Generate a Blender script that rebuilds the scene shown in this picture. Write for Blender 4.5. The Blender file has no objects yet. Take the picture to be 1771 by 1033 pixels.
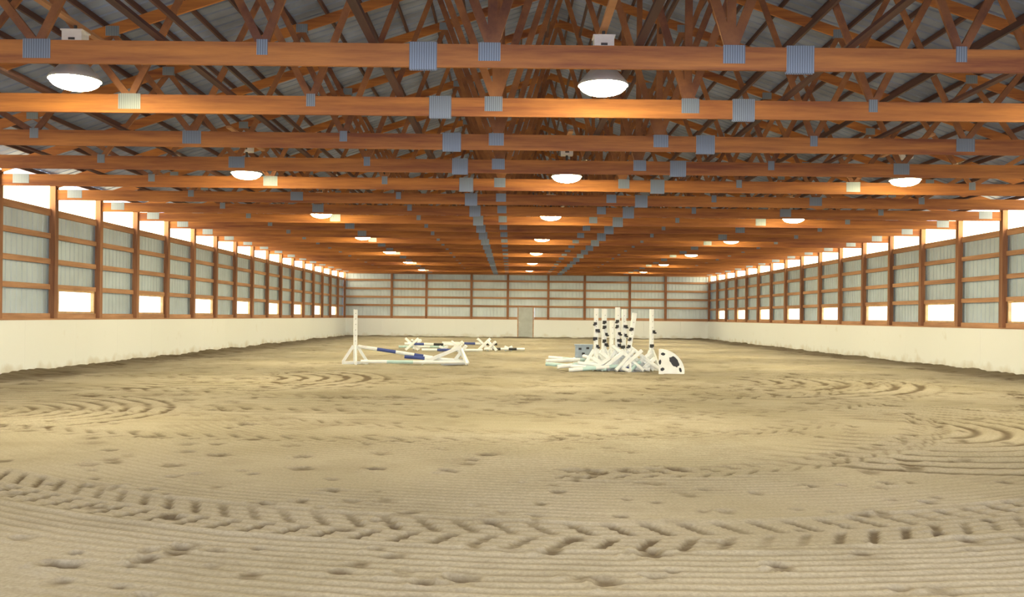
import bpy, math, random
import numpy as np
from mathutils import Vector, Matrix
random.seed(7)
scene = bpy.context.scene
scene.view_settings.view_transform = 'Standard'
scene.view_settings.look = 'None'
scene.view_settings.exposure = 0.0

XL, XR = -10.96, 13.10
XC = 0.5*(XL+XR)
YB = 61.3
YF = -3.6
S = 2.44
T0 = 10.05
CAMH = 1.36

# ------------------------------------------------------------------ materials
def newmat(name):
    m = bpy.data.materials.new(name); m.use_nodes = True
    nt = m.node_tree
    b = nt.nodes['Principled BSDF']
    return m, nt, b

def plain(name, col, rough=0.6, metal=0.0, var=0.08, scale=6.0, bump=0.0):
    m, nt, b = newmat(name)
    tc = nt.nodes.new('ShaderNodeTexCoord')
    n = nt.nodes.new('ShaderNodeTexNoise'); n.inputs['Scale'].default_value = scale
    n.inputs['Detail'].default_value = 5
    nt.links.new(tc.outputs['Object'], n.inputs['Vector'])
    r = nt.nodes.new('ShaderNodeValToRGB')
    r.color_ramp.elements[0].position = 0.3; r.color_ramp.elements[1].position = 0.7
    r.color_ramp.elements[0].color = tuple(max(0, c*(1-var*2)) for c in col)+(1,)
    r.color_ramp.elements[1].color = tuple(min(1, c*(1+var)) for c in col)+(1,)
    nt.links.new(n.outputs['Fac'], r.inputs['Fac'])
    nt.links.new(r.outputs['Color'], b.inputs['Base Color'])
    b.inputs['Roughness'].default_value = rough
    b.inputs['Metallic'].default_value = metal
    return m

def wood(name, c0, c1, stretch):
    m, nt, b = newmat(name)
    tc = nt.nodes.new('ShaderNodeTexCoord')
    oi = nt.nodes.new('ShaderNodeObjectInfo')
    mp = nt.nodes.new('ShaderNodeMapping'); mp.inputs['Scale'].default_value = stretch
    add = nt.nodes.new('ShaderNodeVectorMath'); add.operation = 'ADD'
    mul = nt.nodes.new('ShaderNodeMath'); mul.operation = 'MULTIPLY'; mul.inputs[1].default_value = 37.0
    nt.links.new(oi.outputs['Random'], mul.inputs[0])
    nt.links.new(tc.outputs['Object'], mp.inputs['Vector'])
    nt.links.new(mp.outputs['Vector'], add.inputs[0]); nt.links.new(mul.outputs[0], add.inputs[1])
    n = nt.nodes.new('ShaderNodeTexNoise'); n.inputs['Scale'].default_value = 1.0
    n.inputs['Detail'].default_value = 6; n.inputs['Roughness'].default_value = 0.65
    nt.links.new(add.outputs[0], n.inputs['Vector'])
    n2 = nt.nodes.new('ShaderNodeTexNoise'); n2.inputs['Scale'].default_value = 0.35
    nt.links.new(add.outputs[0], n2.inputs['Vector'])
    mx = nt.nodes.new('ShaderNodeMath'); mx.operation = 'ADD'
    nt.links.new(n.outputs['Fac'], mx.inputs[0]); nt.links.new(n2.outputs['Fac'], mx.inputs[1])
    hf = nt.nodes.new('ShaderNodeMath'); hf.operation = 'MULTIPLY'; hf.inputs[1].default_value = 0.5
    nt.links.new(mx.outputs[0], hf.inputs[0])
    r = nt.nodes.new('ShaderNodeValToRGB')
    r.color_ramp.elements[0].position = 0.36; r.color_ramp.elements[1].position = 0.64
    r.color_ramp.elements[0].color = c0+(1,); r.color_ramp.elements[1].color = c1+(1,)
    nt.links.new(hf.outputs[0], r.inputs['Fac'])
    nt.links.new(r.outputs['Color'], b.inputs['Base Color'])
    b.inputs['Roughness'].default_value = 0.7
    return m

W0, W1 = (0.22, 0.066, 0.028), (0.57, 0.225, 0.055)
M_truss = wood('truss_lumber', W0, W1, (0.9, 8, 14))
M_webs = wood('web_lumber', (0.13, 0.047, 0.032), (0.38, 0.16, 0.06), (3, 3, 3))
M_post = wood('post_lumber', (0.20, 0.085, 0.045), (0.42, 0.20, 0.10), (10, 10, 0.8))
M_girt = wood('girt_lumber', (0.32, 0.16, 0.085), (0.60, 0.34, 0.19), (1.0, 1.0, 12))
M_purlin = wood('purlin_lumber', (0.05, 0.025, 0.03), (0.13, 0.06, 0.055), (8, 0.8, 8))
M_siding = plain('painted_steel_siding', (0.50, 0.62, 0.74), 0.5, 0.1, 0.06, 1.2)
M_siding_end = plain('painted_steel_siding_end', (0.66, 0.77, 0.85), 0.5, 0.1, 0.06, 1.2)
M_roof = plain('roof_steel_underside', (0.25, 0.32, 0.53), 0.5, 0.1, 0.2, 1.0)
M_white = plain('white_paint', (0.86, 0.90, 0.93), 0.5, 0, 0.05, 5)
M_teal = plain('pale_teal_paint', (0.50, 0.70, 0.72), 0.5, 0, 0.06, 5)
M_blue = plain('blue_paint', (0.05, 0.08, 0.30), 0.5, 0, 0.1, 5)
M_black = plain('black_paint', (0.02, 0.022, 0.03), 0.5, 0, 0.1, 5)
M_greyblue = plain('grey_blue_paint', (0.33, 0.41, 0.52), 0.5, 0, 0.1, 8)
M_dkgrey = plain('dark_grey_metal', (0.10, 0.10, 0.11), 0.5, 0.5, 0.1, 8)
M_alum = plain('spun_aluminium', (0.75, 0.75, 0.75), 0.4, 0.5, 0.05, 8)
M_ballast = plain('ballast_casing', (0.85, 0.87, 0.90), 0.5, 0.0, 0.05, 8)
M_door = plain('door_paint', (0.52, 0.57, 0.58), 0.5, 0.0, 0.06, 3)
M_frame = plain('window_frame_wood', (0.65, 0.42, 0.20), 0.6, 0.0, 0.15, 5)

m, nt, b = newmat('galvanised_plate')
tc = nt.nodes.new('ShaderNodeTexCoord')
wv = nt.nodes.new('ShaderNodeTexWave'); wv.inputs['Scale'].default_value = 12
wv.bands_direction = 'X'; wv.inputs['Distortion'].default_value = 0.6
nt.links.new(tc.outputs['Object'], wv.inputs['Vector'])
r = nt.nodes.new('ShaderNodeValToRGB')
r.color_ramp.elements[0].color = (0.15, 0.18, 0.23, 1); r.color_ramp.elements[1].color = (0.32, 0.38, 0.46, 1)
nt.links.new(wv.outputs['Fac'], r.inputs['Fac'])
nt.links.new(r.outputs['Color'], b.inputs['Base Color'])
b.inputs['Metallic'].default_value = 0.2; b.inputs['Roughness'].default_value = 0.4
M_plate = m

# kickboard
m, nt, b = newmat('white_kickboard')
tc = nt.nodes.new('ShaderNodeTexCoord')
sep = nt.nodes.new('ShaderNodeSeparateXYZ'); nt.links.new(tc.outputs['Object'], sep.inputs[0])
n = nt.nodes.new('ShaderNodeTexNoise'); n.inputs['Scale'].default_value = 2.5; n.inputs['Detail'].default_value = 8
nt.links.new(tc.outputs['Object'], n.inputs['Vector'])
mr = nt.nodes.new('ShaderNodeMapRange'); mr.inputs['From Min'].default_value = 0.0; mr.inputs['From Max'].default_value = 0.3
mr.inputs['To Min'].default_value = 0.20; mr.inputs['To Max'].default_value = -0.2
nt.links.new(sep.outputs['Z'], mr.inputs['Value'])
ad = nt.nodes.new('ShaderNodeMath'); ad.operation = 'ADD'
nt.links.new(mr.outputs[0], ad.inputs[0]); nt.links.new(n.outputs['Fac'], ad.inputs[1])
r = nt.nodes.new('ShaderNodeValToRGB')
r.color_ramp.elements[0].position = 0.45; r.color_ramp.elements[0].color = (0.90, 0.95, 0.98, 1)
r.color_ramp.elements[1].position = 0.95; r.color_ramp.elements[1].color = (0.62, 0.58, 0.48, 1)
nt.links.new(ad.outputs[0], r.inputs['Fac']); nt.links.new(r.outputs['Color'], b.inputs['Base Color'])
b.inputs['Roughness'].default_value = 0.55
M_kick = m

# arena footing: dry harrowed sand, shade of grooves, treads and hoof prints painted in as darker colour
m, nt, b = newmat('sand_footing')
tc = nt.nodes.new('ShaderNodeTexCoord')
n1 = nt.nodes.new('ShaderNodeTexNoise'); n1.inputs['Scale'].default_value = 45; n1.inputs['Detail'].default_value = 6; n1.inputs['Roughness'].default_value = 0.7
n2 = nt.nodes.new('ShaderNodeTexNoise'); n2.inputs['Scale'].default_value = 0.45; n2.inputs['Detail'].default_value = 6
for n in (n1, n2): nt.links.new(tc.outputs['Object'], n.inputs['Vector'])
r1 = nt.nodes.new('ShaderNodeValToRGB')
r1.color_ramp.elements[0].position = 0.3; r1.color_ramp.elements[0].color = (0.30, 0.266, 0.205, 1)
r1.color_ramp.elements[1].position = 0.65; r1.color_ramp.elements[1].color = (0.43, 0.386, 0.302, 1)
nt.links.new(n1.outputs['Fac'], r1.inputs['Fac'])
r2 = nt.nodes.new('ShaderNodeValToRGB')
r2.color_ramp.elements[0].position = 0.35; r2.color_ramp.elements[0].color = (0.82, 0.81, 0.75, 1)
r2.color_ramp.elements[1].position = 0.65; r2.color_ramp.elements[1].color = (1, 1, 1, 1)
nt.links.new(n2.outputs['Fac'], r2.inputs['Fac'])
mx = nt.nodes.new('ShaderNodeMixRGB'); mx.blend_type = 'MULTIPLY'; mx.inputs[0].default_value = 1
nt.links.new(r1.outputs[0], mx.inputs[1]); nt.links.new(r2.outputs[0], mx.inputs[2])
at_ = nt.nodes.new('ShaderNodeAttribute'); at_.attribute_name = 'shade_tone'
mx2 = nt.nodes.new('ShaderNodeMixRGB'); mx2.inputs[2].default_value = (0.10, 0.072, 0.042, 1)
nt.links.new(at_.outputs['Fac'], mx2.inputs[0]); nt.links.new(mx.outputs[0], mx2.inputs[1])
nt.links.new(mx2.outputs[0], b.inputs['Base Color'])
b.inputs['Roughness'].default_value = 0.95
b.inputs['Specular IOR Level'].default_value = 0.1
M_sand = m

def emis(name, col, s):
    m = bpy.data.materials.new(name); m.use_nodes = True
    nt = m.node_tree; nt.nodes.clear()
    e = nt.nodes.new('ShaderNodeEmission'); o = nt.nodes.new('ShaderNodeOutputMaterial')
    e.inputs[0].default_value = col+(1,); e.inputs[1].default_value = s
    nt.links.new(e.outputs[0], o.inputs[0]); return m
M_lens = emis('lamp_lens_glow', (1.0, 0.82, 0.38), 150.0)
M_lens_dim = emis('lamp_lens_glow_dim', (1.0, 0.84, 0.42), 40.0)
M_eave = emis('daylit_fibreglass', (1.0, 0.84, 0.50), 10.0)
M_glass = emis('daylit_glazing', (1.0, 0.97, 0.88), 3.5)

# ------------------------------------------------------------------ mesh builder
class MB:
    def __init__(s): s.v=[]; s.f=[]; s.m=[]; s.mats=[]
    def mi(s, mat):
        if mat not in s.mats: s.mats.append(mat)
        return s.mats.index(mat)
    def add(s, vs, fs, mat):
        o=len(s.v); i=s.mi(mat); s.v += [tuple(v) for v in vs]
        s.f += [tuple(o+a for a in f) for f in fs]; s.m += [i]*len(fs)
    def box(s, x0,x1,y0,y1,z0,z1, mat):
        s.add([(x0,y0,z0),(x1,y0,z0),(x1,y1,z0),(x0,y1,z0),(x0,y0,z1),(x1,y0,z1),(x1,y1,z1),(x0,y1,z1)],
              [(0,3,2,1),(4,5,6,7),(0,1,5,4),(1,2,6,5),(2,3,7,6),(3,0,4,7)], mat)
    def beam(s, p0, p1, w, h, mat, side=None):
        p0=Vector(p0); p1=Vector(p1); d=(p1-p0).normalized()
        sd = Vector(side) if side else (Vector((0,0,1)).cross(d) if abs(d.z)<0.95 else Vector((1,0,0)))
        sd=(sd-d*sd.dot(d)).normalized(); u=d.cross(sd)
        a=sd*w/2; c=u*h/2; vs=[]
        for p in (p0,p1): vs += [p-a-c,p+a-c,p+a+c,p-a+c]
        s.add(vs,[(0,1,2,3),(7,6,5,4),(0,4,5,1),(1,5,6,2),(2,6,7,3),(3,7,4,0)],mat)
    def cyl(s, p0, p1, r, mats, n=12, r1=None):
        if not isinstance(mats,(list,tuple)): mats=[mats]
        p0=Vector(p0); p1=Vector(p1); d=(p1-p0).normalized()
        a=d.cross(Vector((0,0,1)) if abs(d.z)<0.9 else Vector((1,0,0))).normalized(); c=d.cross(a)
        r1 = r if r1 is None else r1
        k=len(mats)
        for i,mt in enumerate(mats):
            vs=[]
            for t in (i/k,(i+1)/k):
                q=p0.lerp(p1,t); rr=r+(r1-r)*t
                for j in range(n):
                    an=2*math.pi*j/n; vs.append(q+(a*math.cos(an)+c*math.sin(an))*rr)
            fs=[(j,(j+1)%n,n+(j+1)%n,n+j) for j in range(n)]
            if i==0: fs.append(tuple(range(n))[::-1])
            if i==k-1: fs.append(tuple(range(n,2*n)))
            s.add(vs,fs,mt)
    def lathe(s, cx,cy, prof, mat, n=28):
        vs=[]; fs=[]
        for (r,z) in prof:
            for j in range(n):
                a=2*math.pi*j/n; vs.append((cx+r*math.cos(a),cy+r*math.sin(a),z))
        for i in range(len(prof)-1):
            for j in range(n):
                fs.append((i*n+j,i*n+(j+1)%n,(i+1)*n+(j+1)%n,(i+1)*n+j))
        s.add(vs,fs,mat)
    def obj(s, name, parent=None, smooth=False, bevel=0):
        me=bpy.data.meshes.new(name); me.from_pydata(s.v,[],s.f)
        for m in s.mats: me.materials.append(m)
        me.polygons.foreach_set('material_index', s.m)
        if smooth: me.polygons.foreach_set('use_smooth',[True]*len(s.f))
        me.update()
        o=bpy.data.objects.new(name,me); scene.collection.objects.link(o)
        if parent: o.parent=parent
        if bevel:
            b=o.modifiers.new('bevel','BEVEL'); b.width=bevel; b.segments=2; b.limit_method='ANGLE'
        return o

def empty(name, loc=(0,0,0)):
    e=bpy.data.objects.new(name,None); e.location=loc; scene.collection.objects.link(e); return e

# ------------------------------------------------------------------ floor
def lattice_noise(x, y, sc, seed):
    r = np.random.RandomState(seed).rand(257,257)
    u = x/sc+500.0; v = y/sc+500.0
    iu=np.floor(u).astype(int); iv=np.floor(v).astype(int); fu=u-iu; fv=v-iv
    fu=fu*fu*(3-2*fu); fv=fv*fv*(3-2*fv)
    g=lambda a,b: r[a%257,b%257]
    return ((g(iu,iv)*(1-fu)+g(iu+1,iv)*fu)*(1-fv)+(g(iu,iv+1)*(1-fu)+g(iu+1,iv+1)*fu)*fv)-0.5

xs = np.concatenate([np.arange(XL-0.02,-5.5,0.055), np.arange(-5.5,6.0,0.024), np.arange(6.0,XR+0.07,0.055)])
xs[-1] = XR+0.02
ys=[YF]
while ys[-1] < YB:
    y=ys[-1]; ys.append(y+(0.15 if y<3.6 else max(0.018, y/420.0)))
ys[-1]=YB
ys=np.array(ys)
X,Y=np.meshgrid(xs,ys)
SHADE_TONE=np.zeros_like(X)  # painted shade in grooves, treads and prints, plus patchy sand tone
H = 0.025*lattice_noise(X,Y,2.7,1)+0.010*lattice_noise(X,Y,0.8,2)+0.003*lattice_noise(X,Y,0.22,3)+0.004*lattice_noise(X,Y,0.09,4)
sm=lambda e0,e1,t: (lambda q:q*q*(3-2*q))(np.clip((t-e0)/(e1-e0),0,1))
warp=0.05*lattice_noise(X,Y,0.9,6)
# harrow grooves sweeping concentric with the schooling loop
ph=np.hypot(X-0.9, Y-14.4)
amp=0.0042*(0.25+1.2*sm(-0.25,0.25,lattice_noise(X,Y,1.6,8)))*(1-sm(10.5,12.5,Y))
g_=np.sin(2*np.pi*(ph+warp+0.02*lattice_noise(X,Y,0.3,55))/0.11)
H+=amp*g_
SHADE_TONE+=0.30*(amp/0.0062)*sm(-0.1,0.9,-g_)
fr=np.sin(2*np.pi*(Y+3*warp+0.10*X)/0.36)*sm(10.5,12.5,Y)*(0.4+sm(-0.2,0.2,lattice_noise(X,Y,3.0,18)))
H+=0.007*fr; SHADE_TONE+=0.20*np.clip(-fr,0,1)
SHADE_TONE+=0.20*sm(0.05,0.4,lattice_noise(X,Y,0.5,61)+0.6*lattice_noise(X,Y,0.15,62))*(0.5+0.5*sm(8,14,Y))
rings=[(-7.4,12.6,0.4,3.0,0.30,0.020),(4.6,11.9,0.8,4.0,0.34,0.022),(4.6,20.2,0.6,4.6,0.46,0.022),(-6.0,19.5,0.8,3.6,0.44,0.012),(8.6,16.0,0.6,2.8,0.36,0.014)]
for cx,cy,r0,r1,sp,a in rings:
    d=np.hypot(X-cx,(Y-cy)); ang=np.arctan2(Y-cy,X-cx)
    msk=sm(r0,r0+0.3,d)*(1-sm(r1-0.4,r1,d))*sm(-0.45,0.2,np.cos(ang+0.35))
    s_=np.sin(2*np.pi*(d+warp*0.6)/sp)*(0.85+0.7*lattice_noise(X,Y,0.7,31))
    SHADE_TONE*=1-0.6*msk
    H+=msk*a*s_; SHADE_TONE+=1.0*msk*sm(0.0,0.8,-s_)
# tyre tracks
tracks=[([(-11,12),(-7,9.2),(-4.1,7.35),(-2.3,6.35),(-1.05,5.95),(0.06,5.78),(1.13,5.75),(2.3,6.0),(3.6,6.5),(5.5,7.6),(9,10.5)],0.66,0.25,0.022,1.0),
        ([(0.4,7.9),(1.6,8.1),(2.85,8.7),(4.3,10.0),(5.2,11.4),(5.9,13.2)],0.45,0.26,0.02,.9),
        ([(-7,11.0),(-4,10.2),(-2.4,10.0),(0.1,10.1),(2.87,11.0),(4.4,12.2)],0.45,0.30,0.02,.9),
        ([(-7.5,13.0),(-5.5,12.7),(-3.5,12.2),(-0.8,10.9),(1.5,10.5)],0.38,0.30,0.02,.8),
        ([(-7.5,16.5),(-5.3,15.8),(-1.7,15.0),(2.56,15.2),(5.5,17),(8.5,20)],0.65,0.42,0.03,.9),
        ([(-6,13.6),(-2,13.0),(2,12.8),(5.0,14.3),(8,17.5)],0.5,0.38,0.025,.8),
        ([(-9,20),(-3,18.5),(3,18),(8,19.5)],0.7,0.5,0.03,.8)]
for pts,w,sp,a,dk in tracks:
    px=[p[0] for p in pts]; py=[p[1] for p in pts]
    gx=np.linspace(px[0],px[-1],400); gy=np.interp(gx,px,py)
    ker=np.hanning(41); ker/=ker.sum(); gp=np.pad(gy,20,mode='edge'); gy=np.convolve(gp,ker,'valid')
    fy=np.interp(X,gx,gy); sl=np.interp(X,gx,np.gradient(gy,gx))
    d=(Y-fy)/np.sqrt(1+sl*sl)+1.2*warp
    arc=np.interp(X,gx,np.concatenate([[0],np.cumsum(np.hypot(np.diff(gx),np.diff(gy)))]))
    inx=((X>px[0])&(X<px[-1]))
    msk=(1-sm(w/2-0.05,w/2+0.04,np.abs(d)))*inx
    side=np.sign(d)
    t_=np.sin(2*np.pi*(arc/sp+0.25*side+np.abs(d)*1.3/w)+8*warp)
    tread=sm(0.35,0.75,t_)*sm(0.015,0.06,np.abs(d))
    br=np.clip(0.8+1.1*lattice_noise(X,Y,0.8,44),0.15,1.3)
    H+=msk*(-a*br*tread+0.25*a) - msk*0.008
    SHADE_TONE*=1-0.5*msk
    SHADE_TONE+=msk*(0.06+dk*0.8*tread*br)
    rim=np.exp(-((np.abs(d)-w/2-0.06)/0.06)**2)*inx
    H+=rim*0.010
# hoof prints
def dent(cx,cy,a,b,th,dp,dm=0.75):
    R=max(a,b)*2.6
    i0,i1=np.searchsorted(ys,[cy-R,cy+R]); j0,j1=np.searchsorted(xs,[cx-R,cx+R])
    if i1<=i0 or j1<=j0: return
    xx=X[i0:i1,j0:j1]-cx; yy=Y[i0:i1,j0:j1]-cy
    u=(xx*math.cos(th)+yy*math.sin(th))/a; v=(-xx*math.sin(th)+yy*math.cos(th))/b
    q=1+0.7*lattice_noise(xx+cx,yy+cy,0.05,91)
    rr=np.sqrt(u*u+v*v)*q
    H[i0:i1,j0:j1]+= -dp*np.exp(-rr**4)*(0.8+0.5*v) + dp*0.38*np.exp(-((rr-1.45)/0.35)**2)*(0.6-0.5*u)
    SHADE_TONE[i0:i1,j0:j1]+=dm*np.exp(-(rr/1.0)**4)*(0.65+0.5*v)  # shade inside the print, painted into the sand colour
for i in range(620):
    y=3.6+ (random.random()**1.2)*20; x=random.uniform(-0.62,0.75)*max(y,6)*1.0
    if not XL+.3<x<XR-.3: continue
    s=random.uniform(0.032,0.052)*(1.0 if y<8 else 1.6)
    dent(x,y,s*random.uniform(1,1.5),s*1.35,random.uniform(-0.5,0.5),random.uniform(0.010,0.022),random.uniform(0.3,1.0))
for (u,v,sc) in [(805,1000,1.3),(735,1008,.9),(960,955,1),(1130,955,1.3),(1355,975,.9),(525,795,1.2),(575,853,1.1),(655,815,1),(780,818,1.3),(1540,828,1.2),(1610,862,1),
                 (300,900,1),(320,952,1.1),(255,975,1),(120,985,1.1),(1055,1003,1.2),(390,715,2),(430,740,1.8),(320,655,2.2),(640,700,1.8),(1380,745,1.9),(1320,660,2),(405,700,1.9)]:
    dd=1596*CAMH/(v-548); dent((u-883)/1596*dd,dd,0.064*sc,0.070*sc,random.uniform(-.4,.4),0.026*sc,1.0)
for i in range(1100):
    y=random.uniform(14,60); x=random.uniform(XL+.3,XR-.3)
    s=random.uniform(0.08,0.16); dent(x,y,s*1.4,s*1.3,random.uniform(-.5,.5),random.uniform(0.015,0.035),random.uniform(0.2,0.9))
# banked footing along the walls
dw=np.minimum(np.minimum(X-XL,XR-X),YB-Y)
H+= (0.02+0.06*lattice_noise(X,Y,0.9,71))*np.exp(-(np.clip(dw,0,9)/0.3)**2) + 0.05*lattice_noise(X,Y,0.35,72)*(1-sm(1,3,dw))
H+= -0.03*np.exp(-((dw-1.1)/0.5)**2)
SHADE_TONE+= 0.6*(1-sm(0.3,2.2,dw+1.2*lattice_noise(X,Y,1.1,77)))  # sand tone gets darker towards the walls
SHADE_TONE=np.clip(SHADE_TONE,0,0.9)
ny,nx=X.shape
co=np.empty((ny*nx,3),dtype=np.float32); co[:,0]=X.ravel(); co[:,1]=Y.ravel(); co[:,2]=H.ravel()
idx=np.arange(ny*nx).reshape(ny,nx)
q=np.stack([idx[:-1,:-1],idx[:-1,1:],idx[1:,1:],idx[1:,:-1]],-1).reshape(-1,4)
me=bpy.data.meshes.new('floor')
me.vertices.add(len(co)); me.vertices.foreach_set('co',co.ravel())
me.loops.add(q.size); me.loops.foreach_set('vertex_index',q.ravel().astype(np.int32))
me.polygons.add(len(q)); me.polygons.foreach_set('loop_start',np.arange(0,q.size,4,dtype=np.int32))
me.polygons.foreach_set('loop_total',np.full(len(q),4,dtype=np.int32))
me.polygons.foreach_set('use_smooth',np.ones(len(q),dtype=bool))
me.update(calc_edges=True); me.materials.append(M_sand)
att=me.attributes.new('shade_tone','FLOAT','POINT'); att.data.foreach_set('value',SHADE_TONE.ravel().astype(np.float32))
fl=bpy.data.objects.new('floor',me); scene.collection.objects.link(fl)
def gz(x,y):
    i=min(max(np.searchsorted(ys,y),0),ny-1); j=min(max(np.searchsorted(xs,x),0),nx-1)
    return float(H[i,j])

# ------------------------------------------------------------------ side walls
truss_y=[T0+S*k for k in range(-5,21)]
ZK=1.17; ZG=[1.27,1.97,2.58,3.19,3.76]; ZTOP=4.50
def ribbed(mb, axis, c, a0,a1, z0,z1, sgn, mat):
    pts=[]; p=0.2286
    k=math.floor(a0/p)
    pts.append((a0,0))
    while k*p < a1:
        for off,h in ((0.0,0),(0.012,0.018),(0.030,0.018),(0.042,0)):
            t=k*p+off
            if a0<t<a1: pts.append((t,h))
        k+=1
    pts.append((a1,0))
    vs=[];fs=[]
    for (t,h) in pts:
        for z in (z0,z1):
            vs.append((c-sgn*h,t,z) if axis=='y' else (t,c-sgn*h,z))
    for i in range(len(pts)-1): fs.append((2*i,2*i+2,2*i+3,2*i+1))
    mb.add(vs,fs,mat)

winc=0
for side,xf,sg in (('left',XL,-1),('right',XR,1)):
    xs_=xf+sg*0.20
    wall=MB(); posts=MB(); girts=MB(); eave=MB()
    bays=[(YF,truss_y[0])]+[(truss_y[i],truss_y[i+1]) for i in range(len(truss_y)-1)]+[(truss_y[-1],YB+0.14)]
    for bi,(y0,y1) in enumerate(bays):
        k=bi-6
        haswin = (k%2==1) and k>=-5 and k<=19
        if haswin:
            a,bb=y0+0.28,y1-0.20; z0,z1=1.33,1.91
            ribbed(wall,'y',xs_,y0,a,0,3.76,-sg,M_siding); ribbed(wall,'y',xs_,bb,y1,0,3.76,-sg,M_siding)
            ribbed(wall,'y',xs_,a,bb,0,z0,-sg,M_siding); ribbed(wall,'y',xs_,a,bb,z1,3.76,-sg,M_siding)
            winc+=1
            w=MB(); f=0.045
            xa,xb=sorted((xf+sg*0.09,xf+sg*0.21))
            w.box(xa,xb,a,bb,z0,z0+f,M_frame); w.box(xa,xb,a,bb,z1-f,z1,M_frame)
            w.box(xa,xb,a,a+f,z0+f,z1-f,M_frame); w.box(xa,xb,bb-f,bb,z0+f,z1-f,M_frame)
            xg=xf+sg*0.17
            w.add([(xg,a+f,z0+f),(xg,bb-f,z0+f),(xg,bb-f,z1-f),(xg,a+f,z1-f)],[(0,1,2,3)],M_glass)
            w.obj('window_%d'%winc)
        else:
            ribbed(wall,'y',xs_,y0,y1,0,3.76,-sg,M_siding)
    for y in truss_y+[YB-0.07]:
        xa,xb=sorted((xf+sg*0.0,xf+sg*0.14))
        posts.box(xa,xb,y-0.085,y+0.085,0,4.40,M_post)
    for i,z in enumerate(ZG):
        h=0.07 if i<4 else 0.09
        xa,xb=sorted((xf+sg*0.10,xf+sg*0.175))
        girts.box(xa,xb,YF,YB+0.1,z-h,z+h*0.8,M_girt)
    xe=xf+sg*0.20
    eave.add([(xe,YF,3.76),(xe,YB+0.14,3.76),(xe,YB+0.14,ZTOP),(xe,YF,ZTOP)],[(0,1,2,3)],M_eave)
    wall.obj('wall_'+side)
    posts.obj('wall_posts'); girts.obj('trim_%d'%(1 if side=='left' else 2)); eave.obj('eave_light_panel')
    kb=MB(); ye=YF
    while ye<YB:
        y2=min(ye+2.44,YB)
        xa,xb=sorted((xf-sg*0.02,xf-sg*0.001))
        kb.box(xa,xb,ye+0.002,y2-0.002,-0.08,ZK,M_kick); ye=y2
    xa,xb=sorted((xf-sg*0.03,xf+sg*0.1)); kb.box(xa,xb,YF,YB,ZK,ZK+0.035,M_girt)
    kb.obj('baseboard_'+side)

# ------------------------------------------------------------------ end wall (back)
xo0,xo1=XL-0.25,XR+0.25
DX0,DX1,DZ=0.52,1.48,2.03
w=MB()
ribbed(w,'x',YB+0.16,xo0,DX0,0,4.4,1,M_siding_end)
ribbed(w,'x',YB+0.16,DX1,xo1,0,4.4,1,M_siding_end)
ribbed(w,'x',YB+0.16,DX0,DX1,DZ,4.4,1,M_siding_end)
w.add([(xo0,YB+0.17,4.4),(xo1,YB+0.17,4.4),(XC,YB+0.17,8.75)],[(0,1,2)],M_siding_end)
w.obj('wall_back')
t=MB()
for px in (677,737,815,878,948,1011,1089,1151):
    x=(px-883)*YB/1596; t.box(x-0.075,x+0.075,YB,YB+0.14,0,4.4,M_post)
for z in [1.28,2.05,2.60,3.15,3.72,4.2]: 
    for a,b2 in ((XL,DX0-.08),(DX1+.08,XR)) if z<DZ else ((XL,XR),): t.box(a,b2,YB+0.05,YB+0.12,z-0.07,z+0.06,M_girt)
t.obj('trim_3')
k=MB()
for a,b2 in ((XL,DX0-.06),(DX1+.06,XR)):
    x=a
    while x<b2:
        x2=min(x+2.44,b2); k.box(x+.002,x2-.002,YB-0.03,YB-0.005,-0.08,ZK,M_kick); x=x2
    k.box(a,b2,YB-0.04,YB+0.1,ZK,ZK+0.035,M_girt)
k.obj('baseboard_back')
d=MB()
d.box(DX0,DX1,YB+0.0,YB+0.045,0.0,DZ-0.04,M_door)
for (a,b2,c,e) in ((DX0+.12,DX1-.12,0.15,0.85),(DX0+.12,DX1-.12,1.0,1.85)): d.box(a,b2,YB-0.012,YB,c,e,M_door)
d.box(DX0-0.06,DX0,YB-0.03,YB+0.1,0,DZ+0.03,M_girt); d.box(DX1,DX1+0.06,YB-0.03,YB+0.1,0,DZ+0.03,M_girt)
d.box(DX0,DX1,YB-0.03,YB+0.1,DZ-0.03,DZ+0.03,M_girt)
d.cyl((DX0+0.08,YB-0.07,1.0),(DX0+0.08,YB,1.0),0.03,M_alum)
d.obj('door_1')
# front wall with big sliding-door opening (behind the camera)
w=MB(); ox0,ox1,oz=XC-5.0,XC+5.0,3.9
ribbed(w,'x',YF,xo0,ox0,0,4.4,-1,M_siding); ribbed(w,'x',YF,ox1,xo1,0,4.4,-1,M_siding); ribbed(w,'x',YF,ox0,ox1,oz,4.4,-1,M_siding)
w.add([(xo0,YF,4.4),(xo1,YF,4.4),(XC,YF,8.75)],[(0,1,2)],M_siding)
w.obj('wall_front')
# sky portal in the real door opening (only guides sampling of the sky)
pl=bpy.data.lights.new('door_sky_portal','AREA'); pl.shape='RECTANGLE'; pl.size=10.0; pl.size_y=3.9
pl.cycles.is_portal=True
po=bpy.data.objects.new('door_sky_portal',pl); po.location=(XC,YF-0.05,1.95); po.rotation_euler=(math.radians(90),0,0); scene.collection.objects.link(po)

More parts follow.
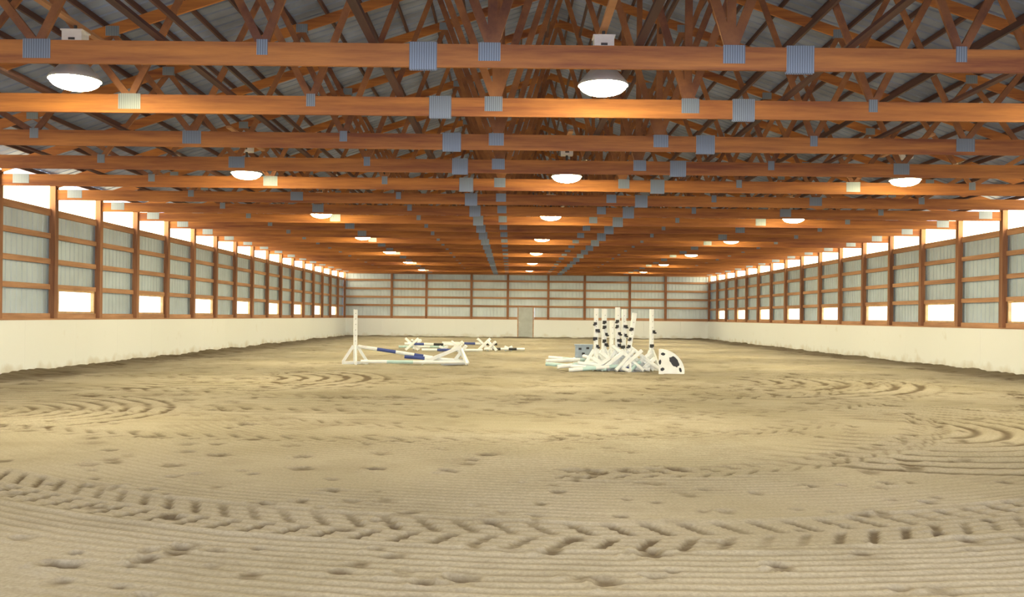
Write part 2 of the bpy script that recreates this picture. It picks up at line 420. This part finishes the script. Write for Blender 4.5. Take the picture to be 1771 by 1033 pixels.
# ------------------------------------------------------------------ roof
ZC0,ZC1=4.06,4.31
ZH=4.44; PITCH=1/3.0
def ztop(o): return ZH+(12.03-abs(o))*PITCH
r=MB()
for sgn in (-1,1):
    pts=[]; p=0.305; y=YF-0.3
    while y<YB+0.3:
        for off,h in ((0,0),(0.02,0.025),(0.05,0.025),(0.07,0)):
            pts.append((y+off,h))
        y+=p
    vs=[];fs=[]
    for (yy,h) in pts:
        for o in (0,12.75): vs.append((XC+sgn*o,yy,ZH+(12.03-o)*PITCH+0.20+h))
    for i in range(len(pts)-1): fs.append((2*i,2*i+1,2*i+3,2*i+2))
    r.add(vs,fs,M_roof)
r.obj('ceiling')
p=MB()
for sgn in (-1,1):
    o=0.25
    while o<12.6:
        z=ztop(o)+0.14 if o<12.03 else ZH-(o-12.03)*PITCH+0.14
        p.box(XC+sgn*o-0.02,XC+sgn*o+0.02,YF,YB,z-0.045,z+0.045,M_purlin)
        o+=0.62
p.obj('roof_purlins')

def truss(y, i):
    t=MB(); w=0.045
    jit=random.uniform(-0.012,0.012)
    segs=[-12.03,-2.05,2.05,12.03]
    for a,b in zip(segs[:-1],segs[1:]):
        t.box(XC+a+0.001,XC+b-0.001,y-w/2,y+w/2,ZC0+jit,ZC1+jit,M_truss)
    for sg in (-1,1):
        t.beam((XC+sg*12.03,y,ztop(12.03)),(XC,y,ztop(0)),w*(0.99 if sg>0 else 1.0),0.18,M_truss,side=(0,1,0))
        tn=[0,2.55,5.05,7.55,10.1]
        zb=ZC1-0.05
        mem=[(1.3,0),(1.3,1.3),(1.3,2.55),(3.8,2.55),(3.8,5.05),(6.25,5.05),(6.25,7.55),(8.8,7.55),(8.8,10.1)]
        for j,(o0,o1) in enumerate(mem):
            h=0.10 if o0==1.3 else 0.09
            t.beam((XC+sg*o0,y,zb),(XC+sg*o1,y,ztop(o1)-0.05),w*(0.95-0.035*(j%5)-0.005*sg),h,M_webs,side=(0,1,0))
        def plate(o,z,a,b):
            for s2 in (-1,1):
                yy=y+s2*(w/2+0.002)
                t.box(XC+sg*o-a/2,XC+sg*o+a/2,yy-0.0015,yy+0.0015,z-b/2,z+b/2,M_plate)
        zc=0.5*(ZC0+ZC1)+jit
        plate(2.05,zc-0.005,0.30,0.30)
        plate(1.33,zc+0.045,0.24,0.20)
        plate(3.8,zc+0.07,0.12,0.17)
        plate(6.25,zc+0.03,0.30,0.21)
        plate(8.8,zc+0.07,0.14,0.16)
        plate(11.6,zc+0.03,0.35,0.20)
        for o in tn[1:]: plate(o,ztop(o)-0.02,0.22,0.16)
    return t.obj('roof_truss')
for i,y in enumerate(truss_y): truss(y,i)
b=MB()
for o in (-9.9,-7.4,-4.9,-2.6,0.3,2.6,4.9,7.4,9.9):
    b.box(XC+o-0.045,XC+o+0.045,YF+0.1,YB-0.05,ZC1+0.012,ZC1+0.052,M_purlin)
for sg in (-1,1):
    for (o,z) in ((1.3,6.0),(3.2,5.6),(0.35,7.4),(5.6,5.3)):
        b.box(XC+sg*o-0.02,XC+sg*o+0.02,YF+0.1,YB-0.05,z-0.045,z+0.045,M_purlin)
b.obj('truss_bracing')

# ------------------------------------------------------------------ lamps
ZL=CAMH+2.84
for k in (-2.5,0.5,3.5,6.5,9.5,12.5,15.5,18.5):
    yy=T0+S*k
    for xx in (XC-6.42,XC+0.03,XC+6.85):
        e=empty('high_bay_lamp',(xx,yy,ZL))
        h=MB()
        h.lathe(0,0,[(0.305,-0.01),(0.305,0.015),(0.27,0.06),(0.19,0.15),(0.12,0.22),(0.10,0.24),(0.02,0.25)],M_alum)
        h.cyl((0,0,0.24),(0,0,0.42),0.025,M_dkgrey)
        h.obj('reflector_housing',e,smooth=True)
        bx=MB(); bx.box(-0.12,0.12,-0.10,0.10,0.42,0.58,M_ballast); bx.box(-0.135,0.135,-0.11,0.11,0.575,0.59,M_ballast)
        bx.box(-0.04,0.04,-0.102,-0.10,0.46,0.49,M_dkgrey)
        bx.cyl((0,0,0.59),(0,0,0.66),0.02,M_dkgrey)
        bx.obj('ballast_box',e)
        ln=MB(); n=6
        ln.lathe(0,0,[(0.285*math.cos(i/n*math.pi/2)+0.001,-0.012-0.115*math.sin(i/n*math.pi/2)) for i in range(n+1)],M_lens if k>0 else M_lens_dim,n=20)
        ln.obj('lens',e,smooth=True)
        br=MB(); br.box(-0.045,0.045,-S/2,S/2,0.66,0.70,M_girt); br.obj('mounting_plank',e)
        la=bpy.data.lights.new('lamp_light','AREA'); la.shape='DISK'; la.size=0.5; la.energy=125 if k>0 else 110; la.color=(1.0,0.91,0.70)
        lo=bpy.data.objects.new('lamp_light',la); scene.collection.objects.link(lo); lo.parent=e; lo.location=(0,0,-0.14)

# ------------------------------------------------------------------ jumps
def P(u,v0,dist):
    return (u-883)/1596*dist
def standard(x,y,h,yaw=0,mats=(M_white,),holes=True,spots=0,base=0.42,name='jump_standard',tilt=(0,0),w=0.10):
    m=MB()
    m.box(-w/2,w/2,-w/2,w/2,0.02,h,mats[0])
    for (dx,dy) in ((1,0),(-1,0),(0,1),(0,-1)):
        m.beam((dx*w/2,dy*w/2,0.05),(dx*base,dy*base,0.05),0.045,0.09,mats[0])
        m.beam((dx*base*0.92,dy*base*0.92,0.08),(dx*w*0.5,dy*w*0.5,0.52),0.04,0.08,mats[0])
    if holes:
        z=0.35
        while z<h-0.1:
            m.cyl((0,-w/2-0.002,z),(0,w/2+0.002,z),0.011,M_black,8); z+=0.076*2
    rr=random.Random(int(x*100))
    for i in range(spots):
        z=0.62+i*(h-0.8)/max(1,spots)+rr.uniform(-0.03,0.03); a=rr.uniform(0.03,0.06)
        sx=rr.choice((-1,1))
        m.box(sx*0.03-a,sx*0.03+a,-w/2-0.035,-w/2+0.01,z-0.03,z+0.04,M_black)
        m.box(sx*0.06-0.03,sx*0.06+0.03,-w/2-0.05,-w/2,z-0.05,z-0.01,M_black)
    o=m.obj(name,bevel=0.006)
    o.location=(x,y,gz(x,y)); o.rotation_euler=(tilt[0],tilt[1],yaw); return o
def pole(p0,p1,mats,r=0.048,name='jump_pole'):
    m=MB(); m.cyl(p0,p1,r,mats,14); return m.obj(name,smooth=False)
def crosspiece(x,y,L,hgt,yaw,mat=M_white,name='cavaletti_end'):
    m=MB()
    m.beam((-L/2,0,0.05),(L/2,0,hgt),0.09,0.09,mat); m.beam((L/2,0.09,0.05),(-L/2,0.09,hgt),0.09,0.09,mat)
    o=m.obj(name,bevel=0.006); o.location=(x,y,gz(x,y)); o.rotation_euler=(0,0,yaw); return o

# front-left jump, depth 25.5
D=25.5
x0=P(615,0,D)
standard(x0,D,1.52,0.25,base=0.36)
pole((x0+0.10,D-0.08,0.50),(P(748,0,D),D+0.15,0.20),[M_white,M_white,M_blue,M_blue,M_white,M_white,M_blue,M_white])
pole((x0+0.2,D-0.25,0.09),(P(806,0,D),D-0.20,0.09),[M_white,M_teal,M_white,M_white])
pole((P(700,0,D),D+0.05,0.22),(P(805,0,D),D+0.1,0.12),[M_blue,M_white,M_white])
m=MB()
m.beam((-0.85,0,0.06),(0.25,0,0.52),0.10,0.10,M_white)
for a in (-1,1):
    m.beam((0.25,0,0.45),(0.42,a*0.35,0.06),0.05,0.09,M_white)
m.beam((0.0,0.1,0.05),(0.38,0.05,0.56),0.09,0.09,M_white); m.beam((0.45,0.1,0.05),(0.08,0.1,0.5),0.09,0.06,M_white)
m.beam((-0.3,-0.1,0.05),(0.45,-0.15,0.09),0.09,0.09,M_white)
o=m.obj('fallen_jump_standard',bevel=0.006); o.location=(P(783,0,D),D,gz(P(783,0,D),D)-0.01)

# rear-left low jumps, depth 36
D=35.5
for (ua,ub,dy,zz,mt) in ((700,800,0,0.28,[M_white,M_blue,M_white,M_black,M_white,M_white]),(730,835,-1.4,0.10,[M_white,M_blue,M_white,M_white]),
                         (838,908,0.3,0.10,[M_white,M_black,M_white,M_black,M_white]),(690,770,1.4,0.12,[M_teal,M_white,M_teal]),(765,860,1.0,0.3,[M_white,M_white,M_blue,M_white,M_black])):
    dd=D+dy; pole((P(ua,0,dd),dd,zz),(P(ub,0,dd),dd+0.25,zz*0.8+0.02),mt,0.05)
for (u,dy,L,h,yw) in ((713,0,.5,.5,.2),(722,0.6,.45,.42,1.0),(790,-0.2,.5,.4,-.3),(838,0.6,.5,.5,.4),(850,0.3,.4,.4,-.5),(768,-1.2,.3,.25,.2),(880,0.6,.3,.2,.1)):
    dd=D+dy; crosspiece(P(u,0,dd),dd,L,h,yw)

# jump stack, depth ~23.6
D=23.6
standard(P(1031,0,D),D,1.58,0.1,spots=4,base=0.34)
standard(P(1045,0,D+.35),D+.35,1.58,0.5,spots=5,base=0.34)
standard(P(1068,0,D-.1),D-.1,1.62,0.3,spots=5,base=0.36)
standard(P(1079,0,D+.4),D+.4,1.58,0.2,spots=3,base=0.34)
standard(P(1082,0,D-.35),D-.35,1.50,0.2,spots=3,base=0.40,tilt=(0.0,0.16))
standard(P(1127,0,D+.2),D+.2,1.58,0.6,spots=2,base=0.30,w=0.085)
standard(P(1058,0,D+.9),D+.9,1.3,0.6,spots=0,base=0.30,w=0.085)
def at(u,v,dist): return ((u-883)/1596*dist, dist, CAMH-(v-3-548)/1596*dist)
def pole_uv(u0,v0,d0,u1,v1,d1,mats,r=0.048):
    a=at(u0,v0,d0); b2=at(u1,v1,d1)
    a=(a[0],a[1],max(a[2],0.05)); b2=(b2[0],b2[1],max(b2[2],0.05))
    pole(a,b2,mats,r)
WT=[M_white,M_teal,M_white,M_teal,M_white]
pole_uv(945,627,24.1,1060,622,24.6,[M_white,M_white,M_teal,M_white])
pole_uv(950,621,24.8,1075,630,24.0,WT)
pole_uv(945,632,23.5,1050,640,23.0,[M_teal,M_white,M_teal])
pole_uv(965,637,23.2,1062,624,23.6,[M_white,M_teal,M_white,M_white])
pole_uv(985,643,22.9,1100,632,23.1,WT)
pole_uv(1000,630,23.3,1125,640,23.0,[M_white,M_white,M_blue,M_white])
pole_uv(1010,618,24.2,1090,645,22.8,[M_white]*3)
pole_uv(1060,600,23.4,1115,642,22.9,[M_white]*2)
pole_uv(1098,606,23.2,1066,643,22.9,[M_white]*2)
pole_uv(1088,600,23.3,1140,638,23.0,[M_white]*2)
pole_uv(1125,612,23.3,1090,644,22.9,[M_white,M_teal])
for (u,dy,L,h,yw) in ((1060,-.5,.6,.5,.2),(1092,-.6,.55,.55,-.3),(1112,-.3,.5,.4,.5),(1040,-.5,.45,.35,-.2),(1122,-.5,.35,.35,.2)):
    crosspiece(P(u,0,D+dy),D+dy,L,h,yw)
m=MB(); 
m.box(-0.23,0.23,-0.15,0.15,0.26,0.62,M_greyblue)
for (x,z) in ((-0.11,0.51),(0.10,0.53),(-0.02,0.38)): m.box(x-0.04,x+0.04,-0.158,-0.15,z-0.03,z+0.03,M_black)
m.box(-0.25,0.25,-0.16,0.16,0.59,0.63,M_greyblue)
m.box(-0.27,0.27,-0.2,0.2,0,0.26,M_white)
o=m.obj('jump_block',bevel=0.01); xx=P(1010,0,25.2); o.location=(xx,25.2,gz(xx,25.2))
def dome(x,y):
    m=MB(); n=22; W=0.62; Hh=0.62; th=0.30
    prof=[(0,0),(W*0.86,0)]
    for i in range(n+1):
        a=i/n*math.pi/2*1.12-0.19
        prof.append((max(0.03,W*math.cos(a)),max(0.0,Hh*(0.12+0.88*math.sin(max(a,0))))if a>0 else Hh*0.12*(1+a/0.19)))
    prof.append((0.0,Hh*0.98))
    k=len(prof); vs=[(px,-th/2,pz) for px,pz in prof]+[(px,th/2,pz) for px,pz in prof]
    fs=[tuple(range(k)),tuple(range(2*k-1,k-1,-1))]+[(j,k+j,k+(j+1)%k,(j+1)%k) for j in range(k)]
    m.add(vs,fs,M_white)
    def blob(cx,cz,a,b3,th0,seed):
        rr=random.Random(seed); vs=[]; nn=18
        for j in range(nn):
            an=2*math.pi*j/nn; q=1+rr.uniform(-.12,.12)
            ux=a*math.cos(an)*q; uz=b3*math.sin(an)*q
            vs.append((cx+ux*math.cos(th0)-uz*math.sin(th0),-th/2-0.004,cz+ux*math.sin(th0)+uz*math.cos(th0)))
        m.add(vs,[tuple(range(nn))],M_black)
    blob(0.37,0.32,0.15,0.09,-0.9,1); blob(0.10,0.50,0.05,0.035,0,2); blob(0.09,0.13,0.05,0.04,0.3,3); blob(0.52,0.12,0.03,0.06,0.2,4); blob(0.03,0.3,0.03,0.06,0,5)
    o=m.obj('cow_painted_jump_filler'); o.location=(x,y,gz(x,y)-0.01); o.rotation_euler=(0,0,-0.15); return o
dome(P(1140,0,22.6),22.6)

# ------------------------------------------------------------------ world & camera
wd=bpy.data.worlds.new('overcast_sky'); scene.world=wd; wd.use_nodes=True
bg=wd.node_tree.nodes['Background']; bg.inputs[0].default_value=(0.82,0.86,1.0,1); bg.inputs[1].default_value=11.0

cam=bpy.data.cameras.new('camera'); co_=bpy.data.objects.new('camera',cam); scene.collection.objects.link(co_)
co_.location=(0,0,CAMH); co_.rotation_euler=(math.radians(90),math.radians(-0.6),0)
cam.sensor_width=36; cam.lens=36*1596/1771; cam.shift_y=31.5/1771; cam.shift_x=2.5/1771
cam.clip_end=200
scene.camera=co_
